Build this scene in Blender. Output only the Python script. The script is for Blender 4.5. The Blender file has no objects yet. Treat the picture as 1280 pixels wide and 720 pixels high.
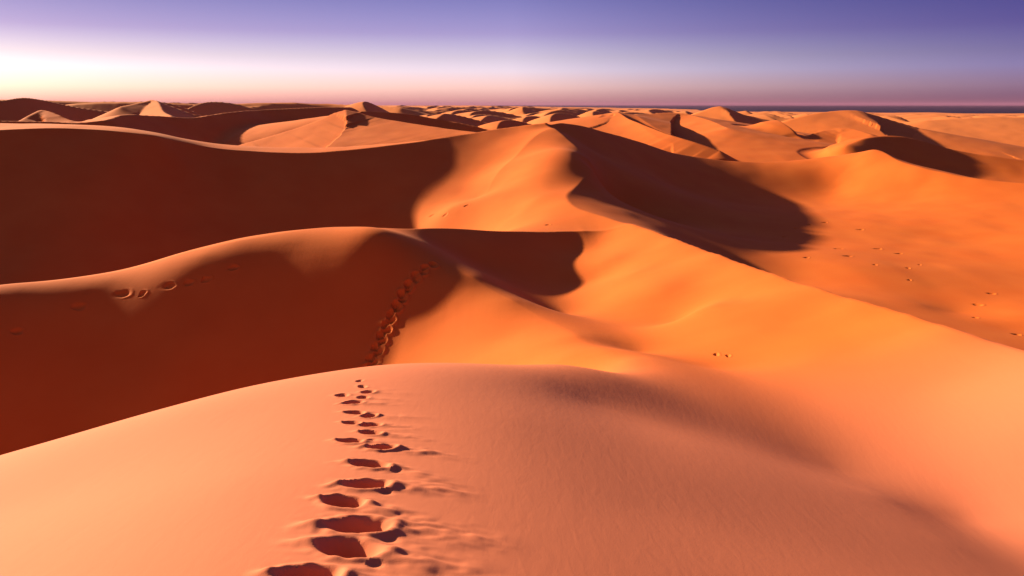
import bpy, math, time
import numpy as np

Q = 1.0
T0 = time.time()
R = math.radians

# ------------------------------------------------------------------ camera
F = 1005.0                       # focal length in pixels of a 1280 wide picture
V0 = 131.0                       # row of the true horizon
PITCH = math.atan((360 - V0) / F)
CP, SP = math.cos(PITCH), math.sin(PITCH)

def P(u, v, d):
    """ground point seen at picture position u,v when it lies d metres ahead"""
    a = (u - 640) / F; b = (360 - v) / F
    k = d / (CP + b * SP)
    return (a * k, d, (-SP + b * CP) * k)

SUN_AZ = R(57)                   # to the left of straight ahead
SUN_EL = R(18)

# ------------------------------------------------------------------ control points of the near dunes
pts = []
def A(*rows):
    for r in rows: pts.append(P(*r))
def Wp(*rows):
    for r in rows: pts.append(r)

# foreground dome
A((0,720,5.05),(320,720,4.7),(640,720,5.25))
A((0,640,7.0),(320,600,6.85),(640,600,7.8))
A((320,520,9.9),(640,520,10.6))
for y in (4.5, 6, 8, 10, 12, 13.6):          # the right flank falls evenly
    for x in (1.5, 3, 4.5, 6, 7.5):
        if x < 7 or y < 13: Wp((x, y, float(np.interp(y, [0,5,7.8,10.6,13,16], [-2.2,-3.28,-3.86,-4.27,-4.68,-5.25]))-.285*x))
A((0,570,9.9),(150,527,11.3),(300,488,12.8),(450,463,14.2),(560,457,15.0),(700,457,16.4))

Wp((0,0,-2.0),(-5,0,-2.4),(5,0,-2.5),(0,-10,-0.5),(-9,3,-3.6),(9,3,-4.9),(-16,8,-6),(14,6,-7))
Wp((-9.0,16,-9.0),(-5.5,18.5,-8.9),(-3.6,21,-9.5),(-0.7,20.6,-8.6),(1.6,19.2,-7.0))
# dune behind the foreground: crest, face, foot
CR2 = [(-120,380,28.2),(0,357,30.2),(75,349,31),(150,338,31.8),(225,318,32.5),(300,301,33.2),(375,288,34.1),(430,283,34.8),(470,288,33.2),(540,319,32.6),(640,376,29),(700,409,26),(760,440,21.3),(805,467,17.4),(860,490,16.3)]
A(*CR2)
A((600,450,25.0),(700,449,22))
A((550,400,28.7),(500,355,30.7),(630,425,26))
Wp((-27,38,-12),(-23,40.5,-12.2),(-16,42,-11.4),(-9,44,-9.4))
# bowl and its back rim
CRB = [(450,284,35.3),(540,285,38.5),(640,288,41.5),(720,289,43.5),(785,285,43.5)]
A(*CRB[1:-1])
A((600,330,37),(650,362,34),(700,392,31.5),(740,350,37),(720,315,41.2),(600,305,38.7))
A((640,270,52),(560,262,57),(690,275,47))
# the big S ridge
CR3 = [(682,153,75),(700,166,71.5),(722,185,67),(738,203,63),(738,218,59),(718,235,54.5),(708,246,51.5),(722,260,48.5),(760,272,45.8),(790,280,43.3),(850,300,38),(950,335,30),(1100,382,22.5),(1190,409,19.3),(1280,436,16.9),(1400,470,14)]
A(*CR3)
A((850,400,28),(800,440,24),(900,460,20.7),(1000,490,17.3))
# left flank / amphitheatre of that dune
CR4 = [(-60,168,55),(0,163,56),(90,160,58),(180,168,60),(240,180,63),(300,188,65),(400,190,67),(500,180,70),(580,168,73.5),(640,158,75),(682,153,75)]
A(*CR4)
A((540,205,67.6),(600,215,65.5),(600,245,59.5),(640,195,67),(690,215,58),(670,250,52.5))
Wp((-55,80,-8),(-32,84,-7.6),(-16,86,-6.8),(-4,90,-6.2))
# basin right of the ridge
CR5 = [(682,153,75),(720,156,79),(760,166,83),(800,178,86.5),(853,193,89),(930,202,90),(1000,200,90),(1060,192,88.5),(1097,187,86),(1130,203,81),(1200,220,75.5),(1280,229,71.5),(1400,238,67)]
A(*CR5)
A((760,250,62),(800,222,70),(745,190,73),(850,280,57.5),(850,235,77),(900,262,68),(1000,262,73),(950,300,57),(960,240,82),(1050,232,83),(1050,330,47.5),(1150,380,39),(1240,415,34),(1280,395,37),(1100,280,64),(1200,300,58),(1280,300,56),(1280,350,45),(1150,235,76))
Wp((14,45,-9.6))
Wp((22,98,-8.6),(8,96,-7.2),(36,97,-9.2),(44,88,-9.2))
# next crest on the right, dark face towards us
CR6 = [(1055,184,99),(1090,171,103),(1130,171,104),(1200,189,102),(1280,200,99),(1380,208,96)]
A(*CR6)
A((1120,198,98.5),(1150,203,98.5),(1230,215,96.5),(1280,220,95))
# apron beyond
for x, z in ((-110,-11),(-75,-11),(-45,-11),(-20,-10.5),(0,-11),(25,-11),(50,-11),(75,-11.5),(120,-12)):
    Wp((x,132,z))
Wp((-48,50,-0.2),(-52,42,-1),(-46,57,-0.6))  # unseen high dune off the left edge, added to shade the back-left face
Wp((-72,38,-8),(-45,20,-12),(-30,-8,-8),(30,-8,-8),(40,18,-11),(75,50,-11),(100,90,-11))

# creases: polyline (picture rows with distance), strength at each end, half width in metres
def smoothline(rows, step=0.4):
    p = np.array([P(*r) for r in rows])
    out = []
    n = len(p)
    for i in range(n - 1):
        p0 = p[max(i-1, 0)]; p1 = p[i]; p2 = p[i+1]; p3 = p[min(i+2, n-1)]
        m = max(2, int(np.linalg.norm(p2[:2]-p1[:2]) / step))
        for k in range(m):
            t = k / m
            out.append(0.5*((2*p1)+(-p0+p2)*t+(2*p0-5*p1+4*p2-p3)*t*t+(-p0+3*p1-3*p2+p3)*t**3))
    out.append(p[-1])
    return np.array(out)

def crease(rows, k, w, step=0.4):
    """k: list of (fraction along, slope break per side)"""
    L = smoothline(rows, step)
    s = np.concatenate([[0], np.cumsum(np.linalg.norm(np.diff(L[:, :2], axis=0), axis=1))]); s /= s[-1]
    kk = np.interp(s, [a for a, b in k], [b for a, b in k])
    return L, kk, w

CREASES = [
    crease(CR3, [(0,.26),(.2,.2),(.45,.2),(.6,.34),(1,.34)], 4.0),
    crease(CR4, [(0,.26),(.5,.24),(.75,.24),(1,.30)], 7.0),
    crease(CR5, [(0,.30),(.45,.26),(.7,.24),(1,.22)], 9.0),
    crease(CRB, [(0,.0),(.25,.22),(.85,.26),(1,.05)], 4.0),
    crease(CR6, [(0,.05),(.2,.28),(1,.22)], 9.0),
    crease(CR2, [(0,.08),(.35,.05),(.5,.03),(.62,.05),(.8,.05),(.92,.03),(1,.0)], 2.2),
    crease([(690,158,73.5),(664,178,70),(640,200,65.5),(618,220,62),(596,243,56.5)], [(0,.0),(.15,.14),(.6,.12),(1,0)], 5.0),
]

# faces hung from the crests: each crest sample sends a row of ground points down its slope
def face(rows, u0, u1, direction, prof, scale=None, stepn=8):
    L = smoothline(rows)
    k = (-PITCH_S(L))
    for i in range(0, len(L), stepn):
        u = k[i]
        if not (u0 <= u <= u1): continue
        f = 1.0 if scale is None else np.interp(u, *scale)
        for t, dz in prof:
            pts.append((L[i,0]+direction[0]*t, L[i,1]+direction[1]*t, L[i,2]-dz*f))
def PITCH_S(L):       # minus the picture column of each sample
    zc = L[:,1]*CP - L[:,2]*SP
    return -(640+F*L[:,0]/zc)
face(CR2, -130, 425, (.15,-.99), [(.8,.10),(1.8,.42),(3.2,.98),(5,1.72),(7.2,2.6),(9.3,3.35)], ([-130,40,140,320,380,425],[1.15,1.3,1.6,1.62,1.62,1.2]))
face(CR4, -70, 500, (.3,-.95), [(1.5,.8),(4,2.1),(8,4.2),(13,6.6),(18,8.6)], ([-60,200,300,400,500],[1.08,1.05,1.02,.98,.9]), 12)
face(CR3, 830, 1330, (-1,0), [(1,.36),(2,.7),(3.2,.98)], None, 9)
face(CR3, 830, 1330, (1,0), [(1,.58),(2,1.15),(3.5,1.8),(6,2.5),(9.5,3.1),(14,3.7)], None, 9)
CP_ = np.array(pts, float)
dense = [L[::6] for L, kk, w in CREASES[:6]]
CP_ = np.concatenate([CP_]+dense)

def tents(X, Y):
    out = np.zeros(X.shape)
    for L, kk, w in CREASES:
        x0, x1 = L[:,0].min()-w, L[:,0].max()+w; y0, y1 = L[:,1].min()-w, L[:,1].max()+w
        idx = np.nonzero((X > x0) & (X < x1) & (Y > y0) & (Y < y1))[0]
        ax, ay = L[:-1,0], L[:-1,1]; bx, by = np.diff(L[:,0]), np.diff(L[:,1]); ll = bx*bx+by*by+1e-12
        mx, my = (L[:,0]), (L[:,1])
        res = np.zeros(len(idx))
        for c in range(0, len(idx), 40000):
            ii = idx[c:c+40000]
            px = X[ii]; py = Y[ii]
            d2 = (px[:,None].astype(np.float32)-mx.astype(np.float32))**2 + (py[:,None].astype(np.float32)-my.astype(np.float32))**2
            j = np.argmin(d2, axis=1)
            best = np.full(len(ii), 1e9); kb = np.zeros(len(ii))
            for o in (-1, 0):
                jj = np.clip(j+o, 0, len(ax)-1)
                t = np.clip(((px-ax[jj])*bx[jj]+(py-ay[jj])*by[jj])/ll[jj], 0, 1)
                dd = np.hypot(px-ax[jj]-t*bx[jj], py-ay[jj]-t*by[jj])
                kv = kk[jj]*(1-t)+kk[jj+1]*t
                m = dd < best
                best = np.where(m, dd, best); kb = np.where(m, kv, kb)
            q = np.clip(1-best/w, 0, 1)
            res[c:c+40000] = kb*w/3*q**3
        out[idx] += res
    return out

# thin plate spline through the control points
S = 40.0
def kern(r2): return 0.5*r2*np.log(r2+1e-12)
cx, cy = CP_[:,0]/S, CP_[:,1]/S
zt = CP_[:,2] - tents(CP_[:,0], CP_[:,1])
n = len(CP_)
K = kern((cx[:,None]-cx)**2+(cy[:,None]-cy)**2) + np.eye(n)*3e-5
Pm = np.stack([np.ones(n), cx, cy], 1)
M = np.zeros((n+3, n+3)); M[:n,:n] = K; M[:n,n:] = Pm; M[n:,:n] = Pm.T
wts = np.linalg.solve(M, np.concatenate([zt, np.zeros(3)]))
def tps(X, Y):
    out = np.empty(X.shape)
    for c in range(0, len(X), 30000):
        x = X[c:c+30000]/S; y = Y[c:c+30000]/S
        out[c:c+30000] = kern((x[:,None]-cx)**2+(y[:,None]-cy)**2) @ wts[:n] + wts[n] + wts[n+1]*x + wts[n+2]*y
    return out
# lookup table
LX0, LX1, LY0, LY1, LD = -112.0, 122.0, -16.0, 150.0, 0.5
lx = np.arange(LX0, LX1+LD, LD); ly = np.arange(LY0, LY1+LD, LD)
GX, GY = np.meshgrid(lx, ly)
LUT = tps(GX.ravel(), GY.ravel()).reshape(GX.shape)
# only smooth where points are far away would be kept; the table is read with cubic weights
def cubw(t):
    return (-.5*t+t*t-.5*t**3, 1-2.5*t*t+1.5*t**3, .5*t+2*t*t-1.5*t**3, -.5*t*t+.5*t**3)
def lut(X, Y):
    fx = np.clip((X-LX0)/LD, 1, LUT.shape[1]-3.001); fy = np.clip((Y-LY0)/LD, 1, LUT.shape[0]-3.001)
    ix = fx.astype(int); iy = fy.astype(int); wx = cubw(fx-ix); wy = cubw(fy-iy)
    out = 0
    for a in range(4):
        row = 0
        for b in range(4):
            row = row + wx[b]*LUT[iy+a-1, ix+b-1]
        out = out + wy[a]*row
    return out

# ------------------------------------------------------------------ smooth noise
rng = np.random.RandomState(7)
NT = rng.rand(256, 256)*2-1
def vnoise(X, Y):
    ix = np.floor(X).astype(int); iy = np.floor(Y).astype(int)
    tx = X-ix; ty = Y-iy; tx = tx*tx*tx*(tx*(tx*6-15)+10); ty = ty*ty*ty*(ty*(ty*6-15)+10)
    g = lambda a, b: NT[(iy+b) & 255, (ix+a) & 255]
    return (g(0,0)*(1-tx)+g(1,0)*tx)*(1-ty)+(g(0,1)*(1-tx)+g(1,1)*tx)*ty

# ------------------------------------------------------------------ distant dunes
def barchan(x, y, ztop, W, L, rot, H, horn=0.75, lee=0.6):
    return dict(x=x, y=y, z=ztop, W=W, L=L, rot=rot, H=H, horn=horn, lee=lee)
FAR = []
def fb(u, v, d, W, L, rot, H=9, horn=0.75, lee=0.6):
    p = P(u, v, d); FAR.append(barchan(p[0], p[1], p[2], W, L, R(rot), H, horn, lee))
# rot: direction (degrees, counter-clockwise from +x) towards which the slip face looks
FARBASE = -13.0
fb(1190,146,230,40,50,-5,6,.6)
fb(965,150,130,20,30,-10,4,.8)
fb(640,150,150,26,30,-30,6,.8)
fb(560,142,190,30,34,-35,8,.8)
fb(700,141,230,28,30,-35,8,.8)
fb(195,127,210,24,34,-30,12,.8)
fb(270,127,300,34,34,-45,14,.8)
fb(455,127,210,26,30,-8,10,.9)
# ridges: crest line, slope on its right hand side, slope on its left hand side (walking along it), reach
RID = []
def ridge(rows, right, left, reach=40):
    RID.append((smoothline(rows, 1.5), right, left, min(130, 17/min(right, left))))
ridge([(160,215,103),(280,186,105),(340,170,108),(400,150,112),(432,137,114),(470,147,113),(520,155,109),(590,165,103),(630,171,98)], .13, .5)
ridge([(452,139,124),(480,140,129),(520,144,133),(560,151,134),(610,161,132)], .66, .12, 30)
ridge([(-60,152,93),(0,151,95),(60,152,97),(90,153,98),(130,150,100),(160,143,108),(200,145,115),(240,147,120),(290,140,130),(330,137,140),(400,134,150),(440,134,160)], .6, .14)
ridge([(60,133,300),(120,128,300),(200,128,300),(260,132,300)], .6, .2)
ridge([(240,132,400),(330,128,400),(420,130,400),(500,134,380)], .6, .2)
ridge([(-90,124,420),(40,125,420),(150,129,420)], .6, .2)
ridge([(-60,128,170),(0,125,176),(30,122,182),(60,126,188),(100,134,194),(150,141,200)], .62, .25, 60)
ridge([(30,148,106),(48,138,110),(60,139,110),(90,150,106)], .24, .55, 14)
ridge([(150,133,170),(180,127,180),(195,125,182),(204,139,165),(215,145,155)], .3, .5, 40)
ridge([(740,162,118),(760,147,121),(772,140,122),(790,150,113),(815,160,106),(840,169,101),(870,178,97.5),(900,188,95)], .3, .62, 24)
ridge([(772,140,123),(800,143,136),(850,141,142),(885,150,132),(910,160,120)], .2, .15, 30)
ridge([(840,150,186),(870,142,188),(900,132.5,190),(930,143,189),(970,152,187)], .2, .2, 50)
ridge([(940,165,158),(1000,146,162),(1040,139,165),(1070,138,165),(1100,146,164),(1150,160,160)], .18, .2, 50)
ridge([(1000,172,122),(1030,163,126),(1060,160,126),(1090,168,120)], .2, .3, 20)
ridge([(1160,150,215),(1220,147,215),(1260,146,215),(1340,149,214)], .14, .2, 40)
def skyline(u): return np.interp(u, [-400,0,300,420,640,900,1280,1700], [124,125,128,130,132.5,138,144,146])
for i in range(620):
    d = 150*math.exp(rng.rand()*2.8)
    t = rng.uniform(-.85, .85)
    u = 640+t*F
    if u < 330 and d < 420: continue
    if 560 < u and d < 230: continue
    W = rng.uniform(16, 34)*(1+d/900); H = rng.uniform(5, 9)*(1+d/1500)
    vs = skyline(u) + rng.exponential(1.0)*3*(200/d)**.5 + rng.uniform(-.8, 1.2)
    ztop = min(P(u, vs, d)[2], FARBASE+H+max(0, (500-u))/500*8)
    rt = max(0, min(1, (t-.05)/.3)); rot = rng.uniform(-65, -15)*(1-rt)+rng.uniform(-25, 25)*rt
    FAR.append(barchan(t*d, d, ztop, W, W*rng.uniform(1.0, 1.5), R(rot), H*(1-.35*rt), rng.uniform(.4, 1.1), rng.uniform(.5, .65)*(1-.3*rt)))

for D in FAR:
    D['H'] = max(D['H'], D['z']-FARBASE+2.5)

def farbase(X, Y):
    u = 640+np.clip(X/np.maximum(Y, 20), -1.2, 1.2)*F
    left = np.clip((560-u)/500, 0, 1.3)
    b = FARBASE + 1.3*vnoise(X/90+3, Y/90) + .5*vnoise(X/31+9, Y/31)
    b = b + left*np.clip((Y-120)/300, 0, 1)*7 + np.clip((800-u)/200, 0, 1)*np.clip((Y-500)/2000, 0, 1)*9
    shore = np.interp(u, [-300,300,700,900,1280,1600], [5600,5400,5000,1500,1250,1250]) + 60*vnoise(X/200, Y/200)
    b = b - np.clip((Y-shore)/250, 0, 1)*9
    return b

def height(X, Y):
    X = np.asarray(X, float); Y = np.asarray(Y, float)
    h = np.empty(X.shape)
    w = np.clip((Y-104)/(128-104), 0, 1); w = w*w*(3-2*w)
    e = np.clip((np.abs(X)-88)/22, 0, 1); e = e*e*(3-2*e); w = np.maximum(w, e)
    w = np.maximum(w, np.clip((-8-Y)/6, 0, 1))
    m = w < 1
    h[:] = farbase(X, Y)
    a = np.nonzero(m)[0]
    if len(a):
        hn = lut(X[a], Y[a]) + tents(X[a], Y[a])
        wn = w[a]
        h[a] = hn*(1-wn) + h[a]*wn
    base = h.copy()
    far = np.nonzero(Y > 92)[0]
    if len(far):
        xf, yf, hf = X[far], Y[far], h[far].copy()
        bf = base[far]
        for D in FAR:
            rr = max(D['W'], D['L'])*1.5
            sub = np.nonzero((np.abs(xf-D['x']) < rr) & (np.abs(yf-D['y']) < rr))[0]
            if not len(sub): continue
            dx = xf[sub]-D['x']; dy = yf[sub]-D['y']
            c, s = math.cos(D['rot']), math.sin(D['rot'])
            wob = vnoise(xf[sub]/14+D['x'], yf[sub]/14)*D['W']*.05
            aa = dx*c+dy*s+wob; bb = (-dx*s+dy*c)/D['W']
            bc = np.clip(np.abs(bb), 0, 1)
            zc = D['z']-D['H'] + D['H']*(1-bc**2)**1.1
            q = aa - D['horn']*D['W']*bb**2
            up = np.clip(-q/D['L'], 0, 1)
            zw = zc - D['H']*1.6*(up*up*(1.5-.5*up))*(.55+.45*up) - 0.10*np.clip(-q, 0, 6)
            zl = zc - np.clip(q, 0, None)*D['lee'] + 0.0
            lo = zl; fl = bf[sub]
            z = np.where(q < 0, zw, lo)
            z = np.where(np.abs(bb) > 1, -99, z)
            # soft union keeps crests sharp and rounds the feet
            k = 1.2
            hh = np.clip(.5+.5*(z-hf[sub])/k, 0, 1)
            hf[sub] = hf[sub]*(1-hh)+z*hh + k*hh*(1-hh)*.5*0 + 0
        for L, sr, slf, reach in RID:
            tn = np.gradient(L[:,:2], axis=0); tn /= np.linalg.norm(tn, axis=1)[:,None]
            ker = np.hanning(13); ker /= ker.sum()
            tp = np.pad(tn, ((6,6),(0,0)), 'edge'); tn = np.stack([np.convolve(tp[:,q], ker, 'valid') for q in (0,1)], 1); tn /= np.linalg.norm(tn, axis=1)[:,None]
            sub = np.nonzero((xf > L[:,0].min()-reach) & (xf < L[:,0].max()+reach) & (yf > L[:,1].min()-reach) & (yf < L[:,1].max()+reach))[0]
            ax, ay = L[:-1,0], L[:-1,1]; bx, by = np.diff(L[:,0]), np.diff(L[:,1]); bz = np.diff(L[:,2]); ll = bx*bx+by*by
            for c in range(0, len(sub), 40000):
                jj0 = sub[c:c+40000]; px = xf[jj0]; py = yf[jj0]
                j = np.argmin((px[:,None]-L[:,0])**2+(py[:,None]-L[:,1])**2, axis=1)
                best = np.full(len(px), 1e9); zz = np.zeros(len(px)); sd_ = np.zeros(len(px))
                for o in (-1, 0):
                    q = np.clip(j+o, 0, len(ax)-1)
                    t = np.clip(((px-ax[q])*bx[q]+(py-ay[q])*by[q])/ll[q], 0, 1)
                    ex = px-ax[q]-t*bx[q]; ey = py-ay[q]-t*by[q]; dd_ = np.hypot(ex, ey)
                    tq = tn[q]; cr = tq[:,0]*ey-tq[:,1]*ex
                    mm = dd_ < best
                    best = np.where(mm, dd_, best); zz = np.where(mm, L[q,2]+t*bz[q], zz); sd_ = np.where(mm, cr/np.maximum(dd_, .01), sd_)
                wl = .5+.5*np.clip(sd_, -1, 1)
                sl_ = sr*(1-wl)+slf*wl
                f_ = best/reach
                z = zz - sl_*best*(1-.1*np.clip(f_*2, 0, 1))
                hh = np.clip(.5+.5*(z-hf[jj0])/1.0, 0, 1)
                hf[jj0] = hf[jj0]*(1-hh)+z*hh
        h[far] = hf
    # faint undulation of the surface
    nr = np.clip(Y/30, .15, 1)
    h = h + (.05*vnoise(X/4.3, Y/5.1+5)+.025*vnoise(X/1.7+7, Y/2.3))*nr
    return h

# ------------------------------------------------------------------ footprints and other hollows
# trail on the pale foreground: picture position of each hollow and its width in pixels, depth factor
T1 = [(380,719,58,1),(428,684,70,1),(441,658,64,1.1),(427,628,42,1),(451,606,44,1),(457,581,38,.9),(477,560,30,1.2),(438,552,26,.9),
      (463,541,24,.9),(462,532,20,.9),(439,529,20,.8),(461,521,16,.9),(443,516,19,.8),(440,504,18,.8),(455,497,12,.7),(428,494,14,.6),
      (457,490,14,.6),(452,483,10,.5),(450,476,8,.4),
      (469,706,22,.13),(483,673,28,.12),(482,616,18,.13),(496,589,17,.13),(461,551,12,.4)]
T2 = [(459,461),(462,455),(466,448),(469,441),(472,434),(474,427),(478,420),(480,413),(484,406),(486,400),(490,394),(493,387),(497,381),(500,375),(504,368),(507,362),(512,356),(516,350),(521,345),(526,340),(532,335),(538,331)]
SMALL = [(20,414,20),(98,383,26),(112,384,14),(154,367,22),(176,367,16),(210,358,22),(237,353,14),(256,349,18),(292,334,18),(290,344,16),
         (993,285,9),(1012,281,8),(1031,278,9),(1075,287,10),(1048,311,13),(1059,320,15),(1008,322,9),(1097,311,13),(1123,317,10),(1094,331,7),(1135,335,6),(1150,331,6),(1137,350,8),(1222,381,15),(1240,367,12),(1219,397,9),(1270,418,12),(979,296,9),
         (896,443,9),(910,445,8),(583,257,9),(556,269,9),(540,269,9),(685,281,8)]

def raycast(u, v, dmin, dmax):
    """first ground hit along the picture ray"""
    d = np.exp(np.linspace(math.log(dmin), math.log(dmax), 4000))
    a = (u-640)/F; b = (360-v)/F; k = d/(CP+b*SP)
    z = (-SP+b*CP)*k
    h = height(a*k, d)
    i = np.nonzero(h >= z)[0]
    i = i[0] if len(i) else int(np.argmin(z-h))
    return a*k[i], d[i], h[i]

PRINTS = []     # x, y, half length across, half depth along view, depth, kind
for i, (u, v, wpx, dep) in enumerate(T1):
    x, y, z = raycast(u, v, 3, 30)
    wm = wpx/F*math.hypot(y, z)
    PRINTS.append(dict(x=x, y=y, rx=wm*.38, ry=min(.17, max(.07, wm*.31)) if v > 470 else .08, dep=.27*dep*min(1, wm/.3), kind='fore'))
t2 = []
for i, (u, v) in enumerate(T2):
    x, y, z = raycast(u+(2.6 if i % 2 else -2.6), v, 18, 45)
    PRINTS.append(dict(x=x, y=y, rx=.12, ry=.15, dep=.12*(1 if i < 17 else .6), kind='slope'))
for i, (u, v, wpx) in enumerate(SMALL):
    x, y, z = raycast(u, v, 12, 90)
    wm = wpx/F*math.hypot(y, z)
    left = u < 330
    PRINTS.append(dict(x=x, y=y, rx=wm*.34, ry=max(.13, wm*(.22 if left else .30)), dep=.055 if left else .06, kind='small'))
print('prints ready', time.time()-T0)

def print_delta(X, Y):
    """change of the sand surface along the trail"""
    out = np.zeros(X.shape)
    hole = np.zeros(X.shape)
    for i, p in enumerate(PRINTS):
        if p['kind'] == 'small': continue
        big = p['kind'] == 'fore'
        ext = 2.4 if big else 1.0
        m = np.nonzero((X > p['x']-1.2) & (X < p['x']+ext) & (np.abs(Y-p['y']) < 1.0))[0]
        if not len(m): continue
        x, y = X[m], Y[m]
        dx = x-p['x']+.03*vnoise(x*3.1+i*3, y*3.1); dy = y-p['y']+.03*vnoise(x*3.3+50, y*3.3+i)
        q = math.sin(i*2.7)*.25
        dy = dy+q*dx
        sr = 1/(1+np.exp(-dx/p['rx']*3))                      # the right wall has slumped into a gentler slope
        r = np.sqrt((dx/(p['rx']*(1+.3*sr)))**2+(dy/p['ry'])**2)+.06*vnoise(x*6, y*6)
        bowl = np.exp(-(np.clip(r, 0, None)/.92)**(3.4-1.0*sr))
        rim = np.exp(-((r-1.5)/.5)**2)
        side = .5+.5*np.clip(dx/p['rx'], -1, 1)
        dlt = rim*p['dep']*((.07+.05*side) if big else (.25+.25*side))
        if big:
            # sand thrown to the right, drawn out by the wind
            mx = dx-p['rx']*2.3; L = .32+p['rx']*2.0
            tail = np.where(mx < 0, np.exp(-(mx/(p['rx']*.8))**2), np.exp(-(np.abs(mx)/L)**2.4))
            nz = .62+.55*vnoise(x*4.5+i, y*7)+.3*vnoise(x*10+i, y*13)
            dlt = dlt+p['dep']*.14*tail*np.exp(-(np.abs(dy+.10*mx)/(p['ry']*1.7))**2.0)*nz
            wx = dx+p['rx']*1.75
            dlt = dlt+p['dep']*.12*np.exp(-(wx/(p['rx']*.8))**2-((dy-.15*wx)/(p['ry']*.55))**2)
            dlt = dlt+p['dep']*.05*vnoise(x*13, y*15)*np.exp(-(r/2.2)**2)
        else:
            dlt = dlt+p['dep']*.2*vnoise(x*6, y*6)*np.exp(-(r/2.0)**2)
        out[m] = np.maximum(out[m], dlt)
        hole[m] = np.maximum(hole[m], bowl*p['dep'])
    return out*(1-np.clip(hole/.12, 0, 1))-hole*1.1

def small_delta(x, y, p, i):
    dx = x-p['x']+p['rx']*.35*vnoise(x*4+i, y*4); dy = y-p['y']+p['ry']*.35*vnoise(x*4, y*4+i*3)
    r = np.sqrt((dx/p['rx'])**2+(dy/p['ry'])**2)
    e = np.clip((2.3-np.hypot((x-p['x'])/p['rx'], (y-p['y'])/p['ry']))/.6, 0, 1)
    return (-p['dep']/(1+np.exp((r-.9)*6))+p['dep']*.2*np.exp(-((r-1.4)/.35)**2)*(.4+.6*np.clip(dx/p['rx'], -1, 1)))*e

# ------------------------------------------------------------------ materials
def sand_material():
    m = bpy.data.materials.new('sand'); m.use_nodes = True
    nt = m.node_tree; N = nt.nodes; Lk = nt.links
    b = N['Principled BSDF']
    geo = N.new('ShaderNodeNewGeometry')
    n1 = N.new('ShaderNodeTexNoise'); n1.inputs['Scale'].default_value = .35; n1.inputs['Detail'].default_value = 5
    n2 = N.new('ShaderNodeTexNoise'); n2.inputs['Scale'].default_value = 90; n2.inputs['Detail'].default_value = 3
    for q in (n1, n2): Lk.new(geo.outputs['Position'], q.inputs['Vector'])
    r = N.new('ShaderNodeValToRGB')
    r.color_ramp.elements[0].position = .3; r.color_ramp.elements[0].color = (.48,.104,.013,1)
    r.color_ramp.elements[1].position = .7; r.color_ramp.elements[1].color = (.51,.125,.018,1)
    Lk.new(n1.outputs['Fac'], r.inputs['Fac'])
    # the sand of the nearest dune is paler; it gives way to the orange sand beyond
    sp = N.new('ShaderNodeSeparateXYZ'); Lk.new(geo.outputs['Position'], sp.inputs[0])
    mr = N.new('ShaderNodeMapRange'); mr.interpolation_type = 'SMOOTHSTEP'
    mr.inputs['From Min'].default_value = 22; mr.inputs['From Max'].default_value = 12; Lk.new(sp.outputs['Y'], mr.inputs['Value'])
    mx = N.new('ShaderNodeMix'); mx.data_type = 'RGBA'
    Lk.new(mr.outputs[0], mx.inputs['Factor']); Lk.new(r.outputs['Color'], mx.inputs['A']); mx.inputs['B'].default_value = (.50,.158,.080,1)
    mf = N.new('ShaderNodeMapRange'); mf.interpolation_type = 'SMOOTHSTEP'  # distance haze painted into the sand colour: paler and yellower far away
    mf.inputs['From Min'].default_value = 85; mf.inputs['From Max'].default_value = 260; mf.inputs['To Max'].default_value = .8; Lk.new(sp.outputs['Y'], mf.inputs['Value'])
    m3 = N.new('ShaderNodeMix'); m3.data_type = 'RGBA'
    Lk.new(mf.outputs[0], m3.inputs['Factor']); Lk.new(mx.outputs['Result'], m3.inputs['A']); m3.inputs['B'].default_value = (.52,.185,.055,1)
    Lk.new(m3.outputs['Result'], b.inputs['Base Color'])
    b.inputs['Roughness'].default_value = .9
    b.inputs['Specular IOR Level'].default_value = .15
    bp = N.new('ShaderNodeBump'); bp.inputs['Strength'].default_value = .12; bp.inputs['Distance'].default_value = .01
    # faint wind ripples, only a millimetre or two high, under the grain
    mp = N.new('ShaderNodeMapping'); mp.inputs['Rotation'].default_value = (0,0,.35); mp.inputs['Scale'].default_value = (9,2.2,3)
    Lk.new(geo.outputs['Position'], mp.inputs['Vector'])
    n3 = N.new('ShaderNodeTexNoise'); n3.inputs['Scale'].default_value = 1.0; n3.inputs['Detail'].default_value = 4; n3.inputs['Distortion'].default_value = .6
    Lk.new(mp.outputs[0], n3.inputs['Vector'])
    b2 = N.new('ShaderNodeBump'); b2.inputs['Strength'].default_value = .05; b2.inputs['Distance'].default_value = .05
    Lk.new(n3.outputs['Fac'], b2.inputs['Height']); Lk.new(b2.outputs['Normal'], bp.inputs['Normal'])
    Lk.new(n2.outputs['Fac'], bp.inputs['Height']); Lk.new(bp.outputs['Normal'], b.inputs['Normal'])
    return m
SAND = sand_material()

C = bpy.data.collections.new('scene'); bpy.context.scene.collection.children.link(C)

def link_mesh(name, V, Fq, mat, smooth=True):
    me = bpy.data.meshes.new(name)
    me.vertices.add(len(V)); me.vertices.foreach_set('co', np.ascontiguousarray(V, np.float32).ravel())
    me.loops.add(Fq.size); me.loops.foreach_set('vertex_index', np.ascontiguousarray(Fq, np.int32).ravel())
    me.polygons.add(len(Fq)); me.polygons.foreach_set('loop_start', np.arange(0, Fq.size, 4, dtype=np.int32))
    me.update(calc_edges=True)
    me.polygons.foreach_set('use_smooth', np.ones(len(Fq), bool))
    me.materials.append(mat)
    o = bpy.data.objects.new(name, me); C.objects.link(o)
    return o
def sub(V, Fq):
    ids, inv = np.unique(Fq, return_inverse=True)
    return V[ids], inv.reshape(Fq.shape)

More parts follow.
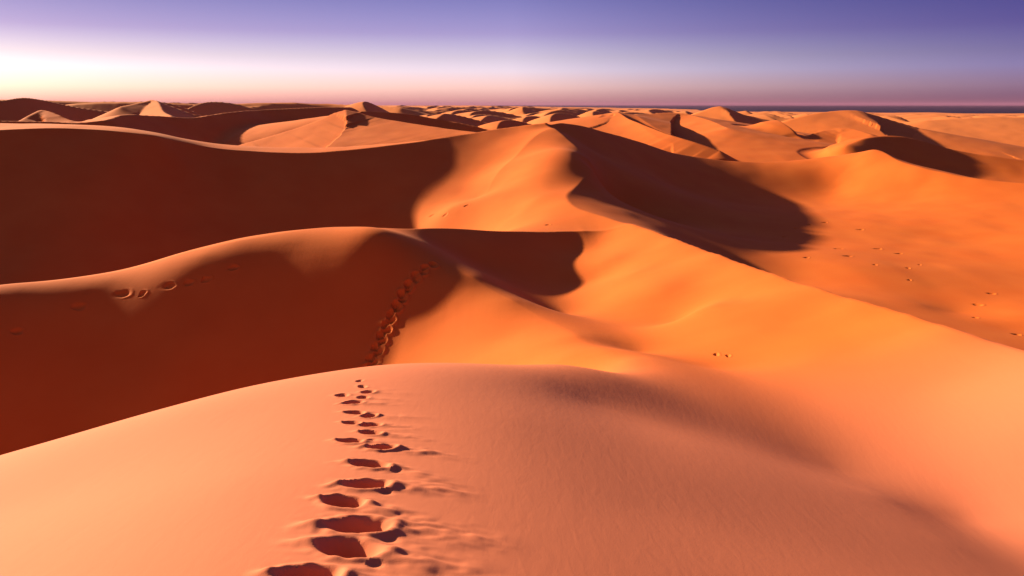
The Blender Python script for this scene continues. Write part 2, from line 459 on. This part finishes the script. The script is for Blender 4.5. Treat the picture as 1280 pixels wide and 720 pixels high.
# ------------------------------------------------------------------ near sheet
def steps(a, b, d): 
    n = max(1, int(round((b-a)/(d*Q)))); return np.linspace(a, b, n+1)[:-1]
xs = np.concatenate([steps(-64,-40,.30), steps(-40,-4.6,.13), steps(-4.6,.9,.019), steps(.9,48,.13), steps(48,84,.3), [84]])
ys = np.concatenate([steps(-14,3.6,.3), steps(3.6,15.5,.021), steps(15.5,21.5,.12), steps(21.5,32.6,.035), steps(32.6,60,.11), steps(60,95,.15), steps(95,140,.3), [140]])
X, Y = np.meshgrid(xs, ys); nx, ny = len(xs), len(ys)
X = X.ravel(); Y = Y.ravel()
Z = height(X, Y)
Z += print_delta(X, Y)
print('near grid', nx, ny, time.time()-T0)
V = np.stack([X, Y, Z], 1)
ii = (np.arange(ny-1)[:,None]*nx+np.arange(nx-1)).ravel()
FQ = np.stack([ii, ii+1, ii+nx+1, ii+nx], 1)
cxf = V[FQ].mean(1)
owner = np.full(len(FQ), -1)
best = np.full(len(FQ), 1.0)
for i, p in enumerate(PRINTS):
    if p['kind'] == 'small': continue
    m = np.nonzero((np.abs(cxf[:,0]-p['x']) < 1.2) & (np.abs(cxf[:,1]-p['y']) < 1.2))[0]
    r = np.sqrt(((cxf[m,0]-p['x'])/(p['rx']*1.25))**2+((cxf[m,1]-p['y'])/(p['ry']*1.25))**2)
    t = r < best[m]
    owner[m[t]] = i; best[m[t]] = r[t]
patches = {}
NS = 6
for i, p in enumerate(PRINTS):
    if p['kind'] != 'small': continue
    i0 = np.searchsorted(xs, p['x']-p['rx']*2.3)-1; i1 = np.searchsorted(xs, p['x']+p['rx']*2.3)
    j0 = np.searchsorted(ys, p['y']-p['ry']*2.3)-1; j1 = np.searchsorted(ys, p['y']+p['ry']*2.3)
    while True:
        jj, kk_ = np.meshgrid(np.arange(j0, j1), np.arange(i0, i1), indexing='ij')
        fi = (jj*(nx-1)+kk_).ravel()
        if (owner[fi] < 0).all() or i1-i0 < 3: break
        i0 += 1; j0 += 1                       # neighbour already cut here: shrink
        if j1-j0 < 3: break
    if not (owner[fi] < 0).all(): print('skip', i); continue
    owner[fi] = i
    fx = np.interp(np.linspace(i0, i1, (i1-i0)*NS+1), np.arange(nx), xs); fy = np.interp(np.linspace(j0, j1, (j1-j0)*NS+1), np.arange(ny), ys)
    Zb = Z.reshape(ny, nx)[j0:j1+1, i0:i1+1]
    t1 = np.array([np.interp(fx, xs[i0:i1+1], row) for row in Zb])
    t2_ = np.array([np.interp(fy, ys[j0:j1+1], t1[:,k]) for k in range(len(fx))]).T
    PX, PY = np.meshgrid(fx, fy)
    z = height(PX.ravel(), PY.ravel()).reshape(PX.shape)+small_delta(PX, PY, p, i)
    z[0] = t2_[0]; z[-1] = t2_[-1]; z[:,0] = t2_[:,0]; z[:,-1] = t2_[:,-1]
    w_, h_ = len(fx), len(fy)
    q = (np.arange(h_-1)[:,None]*w_+np.arange(w_-1)).ravel()
    patches[i] = (np.stack([PX.ravel(), PY.ravel(), z.ravel()], 1), np.stack([q, q+1, q+w_+1, q+w_], 1))
ORD = ['first','second','third','fourth','fifth','sixth','seventh','eighth','ninth','tenth','eleventh','twelfth','thirteenth','fourteenth','fifteenth','sixteenth','seventeenth','eighteenth','nineteenth','twentieth','twenty-first','twenty-second','twenty-third','twenty-fourth','twenty-fifth','twenty-sixth','twenty-seventh']
LABELS = {}; GROUPS = {}
def name_all(sel, key, text, group):
    for k, i in enumerate(sorted(sel, key=key)):
        LABELS[i] = text % ORD[k]; GROUPS[i] = group
idx = range(len(PRINTS)); PU = lambda i: PRINTS[i]['x']/PRINTS[i]['y']
fore = [i for i in idx if PRINTS[i]['kind'] == 'fore']
name_all([i for i in fore if PRINTS[i]['rx'] > .13], lambda i: PRINTS[i]['y'], 'large dark footprint on the pale near dune, %s counting up from the bottom', 'large footprints on the pale near dune')
name_all([i for i in fore if PRINTS[i]['rx'] <= .13], lambda i: PRINTS[i]['y'], 'small footprint on the pale near dune, %s small one from the bottom', 'small footprints on the pale near dune')
name_all([i for i in idx if PRINTS[i]['kind'] == 'slope'], lambda i: PRINTS[i]['y'], 'footprint climbing the red second dune, %s counting up from the near crest', 'footprints climbing the second dune')
sm = [i for i in idx if PRINTS[i]['kind'] == 'small']
name_all([i for i in sm if PU(i) < -.28], PU, 'shallow old footprint below the left crest of the red second dune, %s from the left', 'old footprints on the left of the second dune')
name_all([i for i in sm if -.28 <= PU(i) < .1], PU, 'faint small footprint low on the sunlit flank of the peaked dune, %s from the left', 'faint footprints on the flank of the peaked dune')
name_all([i for i in sm if PU(i) >= .1 and PRINTS[i]['y'] < 27 and PU(i) < .5], PU, 'tiny footprint on the broad orange slope before the long ridge, %s from the left', 'tiny footprints on the broad orange slope')
name_all([i for i in sm if i not in LABELS], PU, 'small dark footprint in the sand basin beyond the long ridge, %s from the left', 'small footprints in the basin')
# the near sheet is cut along the hollows into one piece per dune
REG = [('foreground_dune', [(0,620,6.5),(320,600,6.9),(640,600,7.6),(960,600,9.5),(1280,600,12.5),(0,570,9.9),(300,488,12.8),(560,457,15),(790,464,16.5)]),
       ('second_dune', [(-200,380,28)]+CR2[:10]+[(300,400,28),(500,400,28),(0,500,25)]),
       ('peaked_dune', CR4+CR3+[(300,250,57),(500,240,60),(850,370,33),(1000,440,24),(1150,460,21),(1280,500,18)]),
       ('basin', [(850,250,68),(950,290,60),(1050,320,52),(1150,350,46),(1280,380,40),(1280,415,34)]),
       ('right_dune', CR5[3:]), ('back_dune', CR6)]
AXY = [(k, smoothline(rows, 2.0)[:,:2]) for k, (nm, rows) in enumerate(REG)]
reg = np.zeros(len(FQ), int); bd = np.full(len(FQ), 1e9)
for k, L in AXY:
    for c in range(0, len(FQ), 100000):
        q = cxf[c:c+100000, :2]
        d2 = ((q[:,None,0]-L[:,0])**2+(q[:,None,1]-L[:,1])**2).min(1)
        m = d2 < bd[c:c+100000]
        bd[c:c+100000][m] = d2[m]; reg[c:c+100000][m] = k
for k, (nm, rows) in enumerate(REG):
    f = FQ[(owner < 0) & (reg == k)]
    if len(f):
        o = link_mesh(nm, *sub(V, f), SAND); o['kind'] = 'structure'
for i, p in enumerate(PRINTS):
    if i in patches: vv, ff = patches[i]
    else:
        f = FQ[owner == i]
        if not len(f): print('no faces', i); continue
        vv, ff = sub(V, f)
    c = np.array([p['x'], p['y'], vv[:,2].min()]); vv = vv-c
    o = link_mesh('footprint', vv, ff, SAND); o.location = c
    o['label'] = LABELS[i]; o['category'] = 'footprint'; o['group'] = GROUPS[i]

# ------------------------------------------------------------------ far sheet
tt = np.linspace(-1.0, 1.0, int(1300/Q)); dd = np.exp(np.linspace(math.log(128), math.log(3200), int(700/Q)))
TT, DD = np.meshgrid(tt, dd); X2 = (TT*DD).ravel(); Y2 = DD.ravel()
Z2 = height(X2, Y2)
over = (np.abs(X2+0) < 90) & (Y2 < 140)
Z2 = Z2 - np.where((X2 > -64) & (X2 < 84), np.clip((140-Y2)/6, 0, 1)*.8, 0)
n2x, n2y = len(tt), len(dd)
ii = (np.arange(n2y-1)[:,None]*n2x+np.arange(n2x-1)).ravel()
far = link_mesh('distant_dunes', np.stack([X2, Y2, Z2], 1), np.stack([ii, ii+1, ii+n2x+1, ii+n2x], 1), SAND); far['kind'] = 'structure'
print('far grid', time.time()-T0)

# sea
def flat(name, z, r, mat):
    o = link_mesh(name, np.array([(-r,-r,z),(r,-r,z),(r,r,z),(-r,r,z)], float), np.array([[0,1,2,3]]), mat); o['kind'] = 'structure'; return o
mw = bpy.data.materials.new('sea_water'); mw.use_nodes = True
b = mw.node_tree.nodes['Principled BSDF']; b.inputs['Base Color'].default_value = (.009,.007,.022,1); b.inputs['Roughness'].default_value = .6; b.inputs['Specular IOR Level'].default_value = .1
flat('sea', -17.5, 30000, mw)

# thin dusty air
hz = bpy.data.materials.new('dusty_air'); hz.use_nodes = True; nt = hz.node_tree
for q in list(nt.nodes):
    if q.type != 'OUTPUT_MATERIAL': nt.nodes.remove(q)
pv = nt.nodes.new('ShaderNodeVolumePrincipled'); pv.inputs['Density'].default_value = 3e-5; pv.inputs['Color'].default_value = (.42,.22,.40,1); pv.inputs['Anisotropy'].default_value = 0
nt.links.new(pv.outputs[0], nt.nodes['Material Output'].inputs['Volume'] if 'Material Output' in nt.nodes else [q for q in nt.nodes if q.type == 'OUTPUT_MATERIAL'][0].inputs['Volume'])
B_, Z0_, Z1_ = 31000, -22, 60
vb = np.array([(x, y, z) for z in (Z0_, Z1_) for x, y in ((-B_,-B_),(B_,-B_),(B_,B_),(-B_,B_))], float)
hb = link_mesh('haze', vb, np.array([[3,2,1,0],[4,5,6,7],[0,1,5,4],[1,2,6,5],[2,3,7,6],[3,0,4,7]]), hz); hb['kind'] = 'stuff'
hb.data.polygons.foreach_set('use_smooth', np.zeros(6, bool))

# ------------------------------------------------------------------ light
sc = bpy.context.scene
w = bpy.data.worlds.new('World'); sc.world = w; w.use_nodes = True
nt = w.node_tree; bg = nt.nodes['Background']
sky = nt.nodes.new('ShaderNodeTexSky'); sky.sky_type = 'NISHITA'; sky.sun_disc = False
sky.sun_elevation = SUN_EL; sky.sun_rotation = -SUN_AZ
sky.air_density = 1.0; sky.dust_density = 1.0; sky.ozone_density = 3.0
# violet sky tint by height; pink and brighter above the view, added shade fill
tc = nt.nodes.new('ShaderNodeTexCoord'); sx = nt.nodes.new('ShaderNodeSeparateXYZ'); nt.links.new(tc.outputs['Generated'], sx.inputs[0])
tr = nt.nodes.new('ShaderNodeValToRGB'); nt.links.new(sx.outputs['Z'], tr.inputs['Fac'])
def hc(c, k=.47): return (c[0]*k, c[1]*k, c[2]*k, 1)
e = tr.color_ramp.elements; e[0].position = 0.0; e[0].color = hc((1.05,.56,.85)); e[1].position = .45; e[1].color = hc((1.7,.80,.85))
for p_, c_ in ((.004,(1.3,.72,1.02)),(.02,(1.62,1.08,1.38)),(.04,(1.4,1.1,1.6)),(.055,(1.12,.84,1.2)),(.083,(.72,.47,.88)),(.125,(.47,.32,.66)),(.19,(.42,.28,.55))):
    q = e.new(p_); q.color = hc(c_)
ax_ = nt.nodes.new('ShaderNodeMapRange'); ax_.inputs['From Min'].default_value = -1; nt.links.new(sx.outputs['X'], ax_.inputs['Value'])
ar = nt.nodes.new('ShaderNodeValToRGB'); nt.links.new(ax_.outputs[0], ar.inputs['Fac'])
e = ar.color_ramp.elements; e[0].position = .2; e[0].color = (.46,.57,.57,1); e[1].position = .8; e[1].color = (.37,.33,.64,1)
q = e.new(.5); q.color = (1,1,1,1)
am = nt.nodes.new('ShaderNodeMix'); am.data_type = 'RGBA'; am.blend_type = 'MULTIPLY'; am.inputs['Factor'].default_value = 1
nt.links.new(tr.outputs['Color'], am.inputs['A']); nt.links.new(ar.outputs['Color'], am.inputs['B'])
tm = nt.nodes.new('ShaderNodeMix'); tm.data_type = 'RGBA'; tm.blend_type = 'MULTIPLY'; tm.inputs['Factor'].default_value = 1
nt.links.new(sky.outputs['Color'], tm.inputs['A']); nt.links.new(am.outputs['Result'], tm.inputs['B'])
nt.links.new(tm.outputs['Result'], bg.inputs['Color']); bg.inputs['Strength'].default_value = .092
sl = bpy.data.lights.new('sun', 'SUN'); sl.energy = 5; sl.angle = R(1.5); sl.color = (1,.72,.44)
so = bpy.data.objects.new('sun', sl); C.objects.link(so)
from mathutils import Vector
sd = Vector((-math.sin(SUN_AZ)*math.cos(SUN_EL), math.cos(SUN_AZ)*math.cos(SUN_EL), math.sin(SUN_EL)))
so.rotation_euler = sd.to_track_quat('Z', 'Y').to_euler()
so.location = (-20, 0, 30)

cam = bpy.data.cameras.new('camera'); co = bpy.data.objects.new('camera', cam); C.objects.link(co)
cam.sensor_width = 36; cam.lens = 36*F/1280; cam.clip_start = .05; cam.clip_end = 60000
co.rotation_euler = (R(90)-PITCH, 0, 0)
sc.camera = co
sc.view_settings.view_transform = 'Standard'; sc.view_settings.look = 'None'
sc.view_settings.exposure = 1.72; sc.view_settings.gamma = 1
sc.cycles.use_denoising = True
print('done', time.time()-T0)
